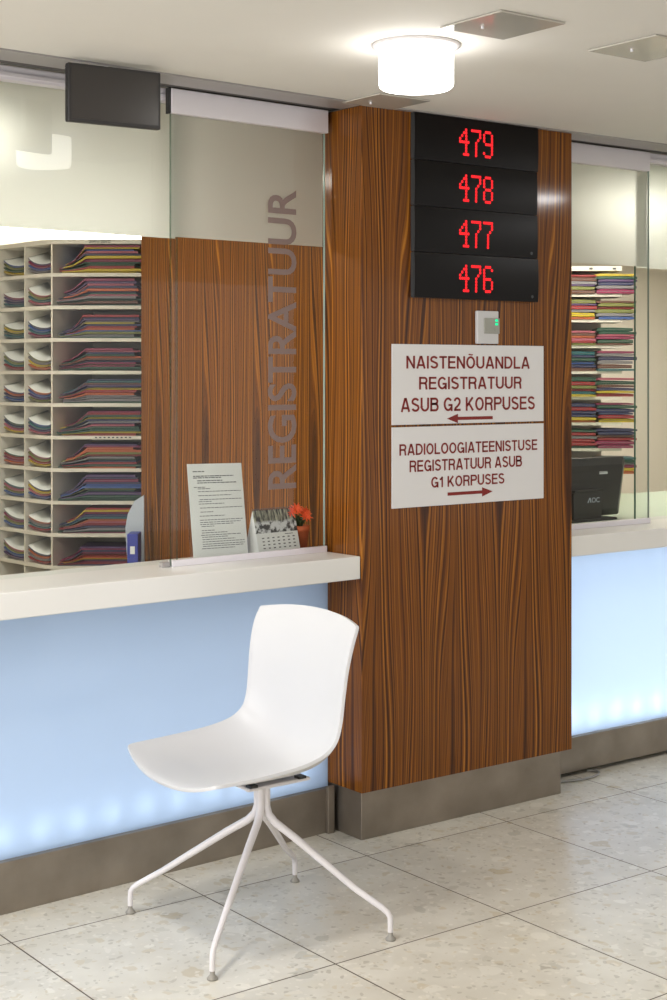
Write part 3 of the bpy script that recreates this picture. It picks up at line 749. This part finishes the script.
P0 = Vector((2.891, 5.834, 0)); LD = Vector((-.1, .995, 0)).normalized()      # corner of the left unit, run of the left bays
LIN = Vector((.995, .1, 0))
PE = P0 + RIGHT * .46; PL = P0 + LD * .62
PITCH = .1377
BZ = [2.098 - PITCH * k for k in range(16)]       # board centres
t = thing('shelving_unit', tuple(P0), 'white open shelving full of coloured folders seen through the left glass screen', 'shelving')
ctr = [PE + DEEP * .30, P0 + (DEEP * .30 + LIN * .20) * .55 + Vector((.03, 0, 0)), PL + LIN * .26]
CORE = P0 + (DEEP + LIN).normalized() * .34
poly = [P0, PE, PE + DEEP * .26, CORE, PL + LIN * .26, PL]
# small outward curve at the corner
def fillet():
    a = P0 + LD * .05; b = P0 + RIGHT * .07
    return [((1 - u) ** 2 * a + 2 * u * (1 - u) * P0 + u * u * b) for u in (0, .25, .5, .75, 1)]
pl2 = fillet() + [PE, PE + DEEP * .26, CORE, PL + LIN * .26, PL]
for k, z in enumerate(BZ):
    if z < .05: break
    hh = .0075
    top = z + (.012 if k == 0 else hh)
    MB().prism([(p.x, p.y) for p in pl2], z - hh, top).build('shelf_board', M_SHELF, t)
def divider(p, d, depth, name='divider', th=.008):
    s_ = Vector((-d.y, d.x, 0)) * th / 2; q = p + d * depth
    for k in range(len(BZ) - 1):
        if BZ[k + 1] < .05: break
    zb = BZ[k] ; 
    return MB().prism([((p - s_).x, (p - s_).y), ((q - s_).x, (q - s_).y), ((q + s_).x, (q + s_).y), ((p + s_).x, (p + s_).y)], BZ[14], BZ[0]).build(name, M_SHELF, t)
BIS = (DEEP + LIN).normalized()
divider(P0 + BIS * .013, BIS, .31)
divider(P0 + LD * .207 + LIN * .002, LIN, .255); divider(P0 + LD * .413 + LIN * .002, LIN, .255); divider(PL + LIN * .002 - LD * .004, LIN, .255)
divider(PE - RIGHT * .004 + DEEP * .002, DEEP, .255)
# back panels
def backp(a, b, inset):
    d = (b - a).normalized(); n_ = Vector((d.y, -d.x, 0)) * .006
    MB().prism([((a).x, (a).y), ((b).x, (b).y), ((b + n_).x, (b + n_).y), ((a + n_).x, (a + n_).y)], BZ[14], BZ[0]).build('back_panel', M_SHELF, t)
backp(PE + DEEP * .255, CORE, 0); backp(CORE, PL + LIN * .255, 0)
mb = MB()
add_text(mb, '2003-2010', P0 + RIGHT * .165 - DEEP * .0006 + Vector((0, 0, BZ[0] - .004)), RIGHT, (0, 0, 1), .09, .013, bold=.01, thick=.0006)
mb.build('shelf_label', M_INK, t); mb = MB()
for k, s0, s1 in ((6, .19, .345),):
    for i in range(9):
        x = s0 + i * .018
        a = P0 + RIGHT * x - DEEP * .0007; b = P0 + RIGHT * (x + .009) - DEEP * .0007
        mb.add([a + Vector((0, 0, BZ[k] - .002)), b + Vector((0, 0, BZ[k] - .002)), b + Vector((0, 0, BZ[k] + .003)), a + Vector((0, 0, BZ[k] + .003))], [(0, 1, 2, 3)])
mb.build('shelf_label', M_INK, t)

nf = 0
ANG = math.atan2(RIGHT.y, RIGHT.x); ANGL = math.atan2(-LD.y, -LD.x)
def folder_obj(mb, cname, label, group, base, rot=None):
    global nf
    nf += 1
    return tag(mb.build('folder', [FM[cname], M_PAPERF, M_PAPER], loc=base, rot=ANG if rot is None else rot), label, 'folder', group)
def sheet_profile(O, A, Dp, prof, thick, depth, y0=0.0, paper=.22):
    """folder: profile points (s, z) of its lower side along A from O, extruded along Dp; front face shows cover-paper-cover"""
    mb = MB(); n = len(prof)
    lv = [0, .5 - paper / 2, .5 + paper / 2, 1]
    grid = []
    for d in (y0, y0 + depth):
        for l in lv:
            grid.append([O + A * s_ + Dp * d + Vector((0, 0, z + th * l)) for (s_, z, th) in [(p[0], p[1], thick * (p[2] if len(p) > 2 else 1)) for p in prof]])
    vs = [v for g in grid for v in g]
    def idx(g, i): return g * n + i
    for l in range(3):
        m_ = 1 if l == 1 else 0
        mb.add(vs, [(idx(l, i), idx(l, i + 1), idx(l + 1, i + 1), idx(l + 1, i)) for i in range(n - 1)], m_) if False else None
    base = 0; mb.v += vs
    def F(f, m_=0): mb.f.append(list(f)); mb.m.append(m_); mb.s.append(False)
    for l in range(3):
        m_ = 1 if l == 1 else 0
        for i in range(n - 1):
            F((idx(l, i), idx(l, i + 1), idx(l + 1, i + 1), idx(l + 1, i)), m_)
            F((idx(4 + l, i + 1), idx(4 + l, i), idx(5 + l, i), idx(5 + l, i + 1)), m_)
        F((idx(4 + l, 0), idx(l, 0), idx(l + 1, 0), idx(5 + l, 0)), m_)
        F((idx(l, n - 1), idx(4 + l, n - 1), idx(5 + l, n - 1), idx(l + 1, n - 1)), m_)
    for i in range(n - 1):
        F((idx(4, i), idx(4, i + 1), idx(0, i + 1), idx(0, i)))
        F((idx(3, i), idx(3, i + 1), idx(7, i + 1), idx(7, i)))
    return mb

random.seed(21)
LEAD = {0: ['magenta', 'yellow', 'blue', 'pink', 'navy', 'yellow', 'magenta', 'dark green', 'dark green', 'red', 'yellow', 'yellow'],
        1: ['magenta', 'purple', 'pink', 'navy', 'orange', 'navy', 'dark green', 'pink', 'grey', 'dark green', 'brown', 'dark green'],
        2: ['red', 'navy', 'purple', 'grey', 'yellow', 'navy', 'red', 'orange', 'blue', 'olive', 'grey', 'dark green'],
        3: ['magenta', 'pink', 'navy', 'dark green', 'orange', 'brown', 'navy', 'magenta', 'brown', 'magenta', 'dark green', 'dark green'],
        4: ['navy', 'teal', 'brown', 'purple', 'navy', 'yellow', 'red', 'orange', 'grey', 'grey', 'grey', 'dark green'],
        5: ['magenta', 'red', 'dark green', 'yellow', 'navy', 'grey', 'purple', 'pink', 'dark green', 'dark green', 'yellow', 'red'],
        6: ['purple', 'magenta', 'orange', 'orange', 'olive', 'red', 'grey', 'dark green', 'navy', 'red', 'dark green', 'orange'],
        7: ['purple', 'navy', 'magenta', 'navy', 'blue', 'blue', 'olive', 'dark green', 'purple', 'dark green', 'dark green', 'dark green'],
        8: ['red', 'yellow', 'magenta', 'navy', 'teal', 'orange', 'pink', 'red', 'navy', 'grey', 'dark green', 'magenta'],
        9: ['purple', 'magenta', 'navy', 'magenta', 'brown', 'red', 'orange', 'yellow', 'purple', 'magenta', 'red', 'navy']}
for row in range(10):
    zf = BZ[row + 1] + .0078
    hp = [.118, .116, .100, .096, .103, .104, .103, .112, .108, .082][row]
    n = 12
    cols = LEAD[row]
    th = [random.uniform(.6, 1.4) for _ in range(n)]; tot = sum(th)
    th = [x / tot * hp for x in th]
    kink = .155 + random.uniform(-.015, .015); z = zf
    zl = zf
    bend = random.uniform(.30, .5)
    for k in range(n):                       # k = 0 is the lowest
        c = cols[n - 1 - k]
        s0 = .022 + random.uniform(0, .035) + (k / n) ** 2 * .035
        s1 = .385 + random.uniform(-.035, .018); kk = kink + random.uniform(-.012, .012) - k * .0012
        tk = th[k] * .86; zl0 = zf + (z - zf) * bend
        sag = random.uniform(0, .002)
        prof = [(s0, zl0, .42), (s0 + (kk - s0) * .4, lerp(zl0, z, .22), .45), (s0 + (kk - s0) * .8, lerp(zl0, z, .72), .62), (kk, z, .95), (kk + .02, z, 1), (lerp(kk, s1, .6), z, 1), (s1, z, 1)]
        mb = sheet_profile(P0, RIGHT, DEEP, prof, tk, .20, y0=random.uniform(-.004, .014) + .004, paper=.14)
        pos = ORD[n - 1 - k]
        folder_obj(mb, c, '%s folder, %s of the pile on the %s shelf of the wide left bay' % (c, pos, ORD[row]), 'folders in the wide left bay', P0 + RIGHT * .2 + Vector((0, 0, z)))
        z += th[k]
# pigeonholes
BAYN = ['right', 'left']
for row in range(10):
    for bay in range(2):
        zf = BZ[row + 1] + .0078; n = 4
        a0 = .018 if bay == 0 else .216; w0 = .180 if bay == 0 else .186
        cs = random.sample(['red', 'yellow', 'dark green', 'navy', 'orange', 'pink', 'blue', 'magenta', 'teal', 'grey', 'olive', 'purple'], 4)
        curl = random.uniform(.024, .046); z = zf + .002
        slope = .0
        O = P0 + LD * (a0 + w0) + LIN * .012      # start at the far-left side, run towards the corner
        for k in range(n):
            th_ = random.uniform(.0075, .0105)
            prof = []
            for i in range(13):
                u = i / 12
                prof.append((u * (w0 - .012) + .004, z + curl * (1 - u) ** 3.2 * (.35 + .65 * (k + 1) / n) + .007 * u ** 5, .55 + .45 * math.sin(math.pi * u)))
            mb = MB(); A = -LD; npf = len(prof); lv = [0, .3, .62, 1]; dp = .10 if bay == 0 else .14
            rise = .006 + .008 * k
            vs = []
            for d, rz in ((0, 0), (dp, rise)):
                for l in lv:
                    vs += [O + A * (s_ * (1 if (bay or d == 0) else .70)) + LIN * d + Vector((0, 0, zz + rz + th_ * tt * l)) for s_, zz, tt in prof]
            mb.v += vs
            def F(f, m_=0): mb.f.append(list(f)); mb.m.append(m_); mb.s.append(True)
            ix = lambda g, i: g * npf + i
            for l in range(3):
                m_ = 1 if l == 1 else 0
                for i in range(npf - 1):
                    F((ix(l, i), ix(l, i + 1), ix(l + 1, i + 1), ix(l + 1, i)), m_); F((ix(4 + l, i + 1), ix(4 + l, i), ix(5 + l, i), ix(5 + l, i + 1)), m_)
                F((ix(4 + l, 0), ix(l, 0), ix(l + 1, 0), ix(5 + l, 0)), m_); F((ix(l, npf - 1), ix(4 + l, npf - 1), ix(5 + l, npf - 1), ix(l + 1, npf - 1)), m_)
            for i in range(npf - 1):
                F((ix(4, i), ix(4, i + 1), ix(0, i + 1), ix(0, i))); F((ix(3, i), ix(3, i + 1), ix(7, i + 1), ix(7, i)), 2 if k == n - 1 else 0)
            folder_obj(mb, cs[k], '%s curled folder, %s in the %s pigeonhole of the %s row' % (cs[k], ORD[n - 1 - k], BAYN[bay], ORD[row]), 'curled folders in the pigeonholes', O + A * .09 + Vector((0, 0, z)), ANGL)
            z += th_ * 1.12

# right unit, farther away
Q0 = Vector((6.103, 5.545, 0)) - RIGHT * .52 + Vector((0, 0, 0))
t = thing('shelving_unit', tuple(Q0), 'white open shelves stacked with folders seen right of the column behind the monitor', 'shelving')
for k, z in enumerate(BZ):
    if z < .05: break
    MB().prism([(p.x, p.y) for p in (Q0, Q0 + RIGHT * .52, Q0 + RIGHT * .52 + DEEP * .24, Q0 + DEEP * .24)], z - .008, z + (.018 if k == 0 else .008)).build('shelf_board', M_SHELF, t)
MB().prism([(p.x, p.y) for p in (Q0 + DEEP * .2401, Q0 + RIGHT * .452 + DEEP * .2401, Q0 + RIGHT * .452 + DEEP * .248, Q0 + DEEP * .248)], .04, BZ[0]).build('back_panel', M_SHELF, t)
for x in (.0, .22):
    a = Q0 + RIGHT * x + DEEP * .06; b = a + RIGHT * .008
    MB().prism([(p.x, p.y) for p in (a, b, b + DEEP * .178, a + DEEP * .178)], .04, BZ[0]).build('divider', M_SHELF, t)
mb = MB()
for x in (.345, .47):
    add_text(mb, '2010' if x < .4 else '2009', Q0 + RIGHT * x - DEEP * .0006 + Vector((0, 0, BZ[0] - .001)), RIGHT, (0, 0, 1), .022, .012, bold=.01, thick=.0005) if False else mb.box(0, .018, -.001, 0, -.002, .009, M=Matrix.Translation(Q0 + RIGHT * x + Vector((0, 0, BZ[0]))) @ Matrix.Rotation(math.atan2(RIGHT.y, RIGHT.x), 4, 'Z'))
mb.build('shelf_label', M_INK, t)
for row in range(8):
    zf = BZ[row + 1] + .0083
    for pile in range(2):
        n = 6; hp = random.uniform(.098, .108) if row not in (2,) else (.078 if pile == 0 else .096)
        if row == 7: hp = .07 if pile == 0 else .09
        th = [random.uniform(.6, 1.5) for _ in range(n)]; tot = sum(th); th = [x / tot * hp for x in th]; z = zf
        cols = [random.choice(NAMES) for _ in range(n)]
        if row == 0: cols = (['brown', 'olive', 'purple', 'grey', 'brown', 'red'], ['magenta', 'grey', 'navy', 'purple', 'dark green', 'yellow'])[pile]
        if row == 1: cols = (['orange', 'yellow', 'grey', 'red', 'purple', 'olive'], ['blue', 'grey', 'olive', 'red', 'olive', 'brown'])[pile]
        if row == 3: cols = (['brown', 'navy', 'blue', 'dark green', 'navy', 'teal'], ['teal', 'brown', 'grey', 'navy', 'grey', 'magenta'])[pile]
        for k in range(n):
            s0 = (.19 if pile == 0 else .375) + random.uniform(0, .02); s1 = (.385 if pile == 0 else .585) + random.uniform(-.014, .0)
            if pile == 1: s1 += random.uniform(0, .02)
            prof = [(s0, z - 0, .7), (s0 + .02, z, 1), (lerp(s0, s1, .5), z, 1), (s1, z, .8)]
            y0 = .0 + random.uniform(0, .012)
            mb = sheet_profile(Q0, RIGHT, DEEP, prof, th[k] * .88, .17, y0=y0 - .012, paper=.12)
            folder_obj(mb, cols[k], '%s folder, %s of the %s pile on shelf row %s behind the monitor side' % (cols[k], ORD[n - 1 - k], 'left' if pile == 0 else 'right', ORD[row]), 'folders in the right shelving', Q0 + RIGHT * .4 + Vector((0, 0, z)))
            z += th[k]

# blue box and pale panel at the end of the wall, left room
t = thing('file_box', (2.93, 5.15, .80), 'narrow blue plastic file box at the left edge of the teak side wall', 'file box')
B0 = Vector((2.905, 5.198, 0))
MB().prism([(p.x, p.y) for p in (B0, B0 + RIGHT * .043, B0 + RIGHT * .043 + DEEP * .1, B0 + DEEP * .1)], .755, .918).build('box', M_BLUEBOX, t, bevel=.003)
MB().prism([(p.x, p.y) for p in (B0 - DEEP * .001 + RIGHT * .012, B0 - DEEP * .001 + RIGHT * .03, B0 + RIGHT * .03 , B0 + RIGHT * .012)], .84, .87).build('label_window', M_PAPER, t)
t = thing('paper_tray', (2.96, 5.3, .75), 'pale grey upright plastic panel behind the blue file box', 'tray')
mb = MB(); prof = [(.012, .755), (.004, .85), (.0, .93), (.010, .985), (.035, 1.035), (.075, 1.06), (.075, .755)]
E0 = Vector((2.925, 5.265, 0)) + DEEP * .06
vs = [E0 + RIGHT * s_ + Vector((0, 0, z)) for s_, z in prof] + [E0 + RIGHT * s_ + DEEP * .02 + Vector((0, 0, z)) for s_, z in prof]
n = len(prof)
mb.add(vs, [tuple(reversed(range(n))), tuple(range(n, 2 * n))] + [(i, (i + 1) % n, n + (i + 1) % n, n + i) for i in range(n)]).build('panel', M_GREYPL, t, bevel=.002)
# staff desk below the glass line on the left that carries them
t = thing('staff_desk', (2.4, 4.9, 0), 'staff desk behind the left counter, below the file box', 'desk')
MB().box(1.2, 3.068, 4.285, 5.36, .725, .753).build('desk_top', M_WHITECAB, t, bevel=.002)
for x in (1.25, 3.0):
    for y in (4.34, 5.28): MB().box(x, x + .04, y, y + .04, 0, .725).build('leg', M_WHITEMT, t)

# ------------------------------------------------------------------ right office: desk, monitor
def onw(px, py, w):
    r = (px - 333.5) / 1514.8
    return Vector(((r * .799 + .601) * w, (.799 - r * .601) * w, 1.55 - (py - 371.8) / 1514.8 * w))
t = thing('staff_desk', (5.2, 4.6, 0), 'pale green topped staff desk behind the right counter under the monitor', 'desk')
MB().prism([(4.10, 4.285), (8.2, 4.285), (8.2, 5.48), (6.11, 5.48), (5.64, 5.80), (4.10, 5.80)], .877, .905).build('desk_top', M_DESK, t, bevel=.002)
for x, y in ((4.15, 4.33), (4.15, 5.70), (8.1, 4.33), (8.1, 5.38)): MB().box(x, x + .04, y, y + .04, 0, .877).build('leg', M_WHITEMT, t)
t = thing('computer_monitor', (4.83, 4.66, .905), 'black computer monitor seen from behind, standing on the desk right of the column', 'monitor')
Mm = Matrix.Translation((4.84, 4.60, .905)) @ Matrix.Rotation(R(1), 4, 'Z')
xa, xb = -.26, .226
# tapered back shell: wider at the top, bulging centre
def quadring(s_): return s_
mb = MB()
back = [(-.245, .015), (.218, .012), (.262, .248), (.252, .270), (-.262, .270), (-.268, .248)]
inner = [(-.21, .04), (.19, .04), (.226, .222), (.218, .237), (-.225, .237), (-.232, .222)]
vs = [(x, .05, z) for x, z in back] + [(x, .012, z) for x, z in back] + [(x, -.006, z) for x, z in inner]
fs = [(0, 1, 2, 3, 4, 5), (17, 16, 15, 14, 13, 12)]
for i in range(6):
    j = (i + 1) % 6
    fs += [(i, i + 6, j + 6, j), (i + 6, i + 12, j + 12, j + 6)]
mb.add([Mm @ Vector(v) for v in vs], fs).build('rear_shell', M_BLACK, t, bevel=.006, bseg=3)
mb = MB()
for z in (.225, .205, .165): mb.box(-.2, .17, -.0085, -.0062, z, z + .002, M=Mm)
mb.build('vent_lines', M_BLACKM, t)
MB().box(.072, .124, -.0082, -.0063, .197, .209, M=Mm).build('label_sticker', M_PAPER, t)
# stand neck with the maker's mark
MB().box(-.115, .062, -.030, -.0065, .0, .125, M=Mm).box(-.115, .070, -.036, -.0065, .125, .135, M=Mm).build('stand_neck', M_BLACKM, t, bevel=.003)
mb = MB()
q0 = Mm @ Vector((-.030, -.0306, .078))
ux = (Mm.to_3x3() @ Vector((1, 0, 0)))
# triangular A without bar, O, C
add_text(mb, 'OC', q0 + ux * .027, ux, (0, 0, 1), .050, .022, bold=.01, thick=.0006)
A = [(0, 0), (.0062, 0), (.0155, .0155), (.0188, .0), (.025, 0), (.020, .022), (.0125, .022)]
n = len(A); pts = [q0 + ux * x + Vector((0, 0, z)) for x, z in A]
mb.add(pts, [(0, 1, 2, 6), (2, 5, 6), (2, 3, 4, 5)])
mb.build('maker_mark', M_GREYPL, t)
MB().box(-.17, .13, -.06, .12, .0, .010, M=Mm).build('stand_base', M_BLACKM, t, bevel=.004)

# cable loop on the floor by the column
pts = []
for i in range(17):
    a = -math.pi * .75 + i / 16 * math.pi * 1.35
    pts.append((4.245 + .085 * math.cos(a), 4.055 + .035 * math.sin(a), .006))
pts = [(4.05, 4.075, .006), (4.12, 4.045, .006)] + [(4.19 + .0 + i * .03, 4.022 - .004 * math.sin(i), .006) for i in range(3)] + [(4.285, 4.026, .006), (4.318, 4.040, .006), (4.335, 4.060, .006), (4.330, 4.078, .006), (4.315, 4.10, .006)]
tag(MB().tube(catmull(pts, 4), .0045, 8).build('floor_cable', M_CABLE, loc=(4.2, 4.04, 0)), 'short grey cable loop on the floor beside the column plinth', 'cable')

# ------------------------------------------------------------------ office luminaires (visible as glow behind the frosted band)
def luminaire(cx, cy, sx, sy, label, z=CEIL, rot=0, drop=.045):
    t = thing('office_light', (cx, cy, z), label, 'ceiling light', 'office ceiling lights')
    Mr = Matrix.Translation((cx, cy, z)) @ Matrix.Rotation(rot, 4, 'Z')
    MB().box(-sx, sx, -sy, sy, -.035, 0, M=Mr).build('housing', M_WHITEMT, t)
    MB().box(-sx + .02, sx - .02, -sy + .02, sy - .02, -drop, -.0352, M=Mr).build('diffuser', M_TUBE, t)
luminaire(1.95, 5.2, .32, .32, 'square office light on the ceiling, glowing behind the frosted glass at upper left')
luminaire(4.0, 8.15, .9, .13, 'long office light glowing above the left shelving', drop=.085)
luminaire(8.9, 7.2, .5, .25, 'added light that brightens the far beige wall on the right')  # extra light, added to brighten the beige back wall
luminaire(7.0, 6.6, .4, .3, 'office light glowing behind the right frosted glass')
luminaire(5.6, 5.2, .3, .3, 'square office light over the right staff desk')

# ------------------------------------------------------------------ hall lighting
WARM = (1.0, .99, .985)
for x, y, pw in ((.3, 2.3, 14), (1.42, 3.05, 17), (5.3, 2.5, 13), (-1.2, 3.0, 12), (6.9, 2.8, 13)):
    area('added_top_light', (x, y, CEIL - .03), .24, pw, WARM, (0, 0, 0), shape='DISK')  # unseen lights, added and placed to brighten floor and worktops from above
area('added_side_light', (-2.6, 2.9, 1.5), 2.4, 118, (1.0, .99, .985), (R(90), 0, R(-90)), 1.9)  # unseen area light added at the left to brighten the column's side face
w = bpy.data.worlds.new('hall_ambient'); SC.world = w; w.use_nodes = True
w.node_tree.nodes['Background'].inputs[0].default_value = (1.0, .99, .985, 1)
w.node_tree.nodes['Background'].inputs[1].default_value = 1.0

# the left counter run stands about three degrees askew to the right one
PV = Vector((3.068, 3.93, 0)); TH = R(3.0)
for o in LEFT:
    d = Vector(o.location) - PV; o.location = PV + Matrix.Rotation(TH, 3, 'Z') @ d
    e = o.rotation_euler.to_matrix(); o.rotation_euler = (Matrix.Rotation(TH, 3, 'Z') @ e).to_euler()

# ------------------------------------------------------------------ camera
cam = bpy.data.cameras.new('camera'); co = bpy.data.objects.new('camera', cam); COL.objects.link(co)
cam.sensor_fit = 'VERTICAL'; cam.sensor_height = 36; cam.lens = 36 * 1514.8 / 1000
cam.shift_y = -.1282; cam.clip_start = .05
co.location = (0, 0, 1.55); co.rotation_euler = (R(90), 0, R(-36.96))
SC.camera = co
SC.view_settings.view_transform = 'Standard'; SC.view_settings.look = 'None'
SC.view_settings.gamma = 1; SC.view_settings.use_curve_mapping = False
SC.view_settings.exposure = 0.0
cy = SC.cycles
cy.use_denoising = True; cy.max_bounces = 10; cy.transparent_max_bounces = 16; cy.transmission_bounces = 8; cy.diffuse_bounces = 5
cy.sample_clamp_indirect = 6; cy.caustics_refractive = False; cy.caustics_reflective = False
for o in TMP:
    for k in ('_w', '_keep'):
        if k in o: del o[k]
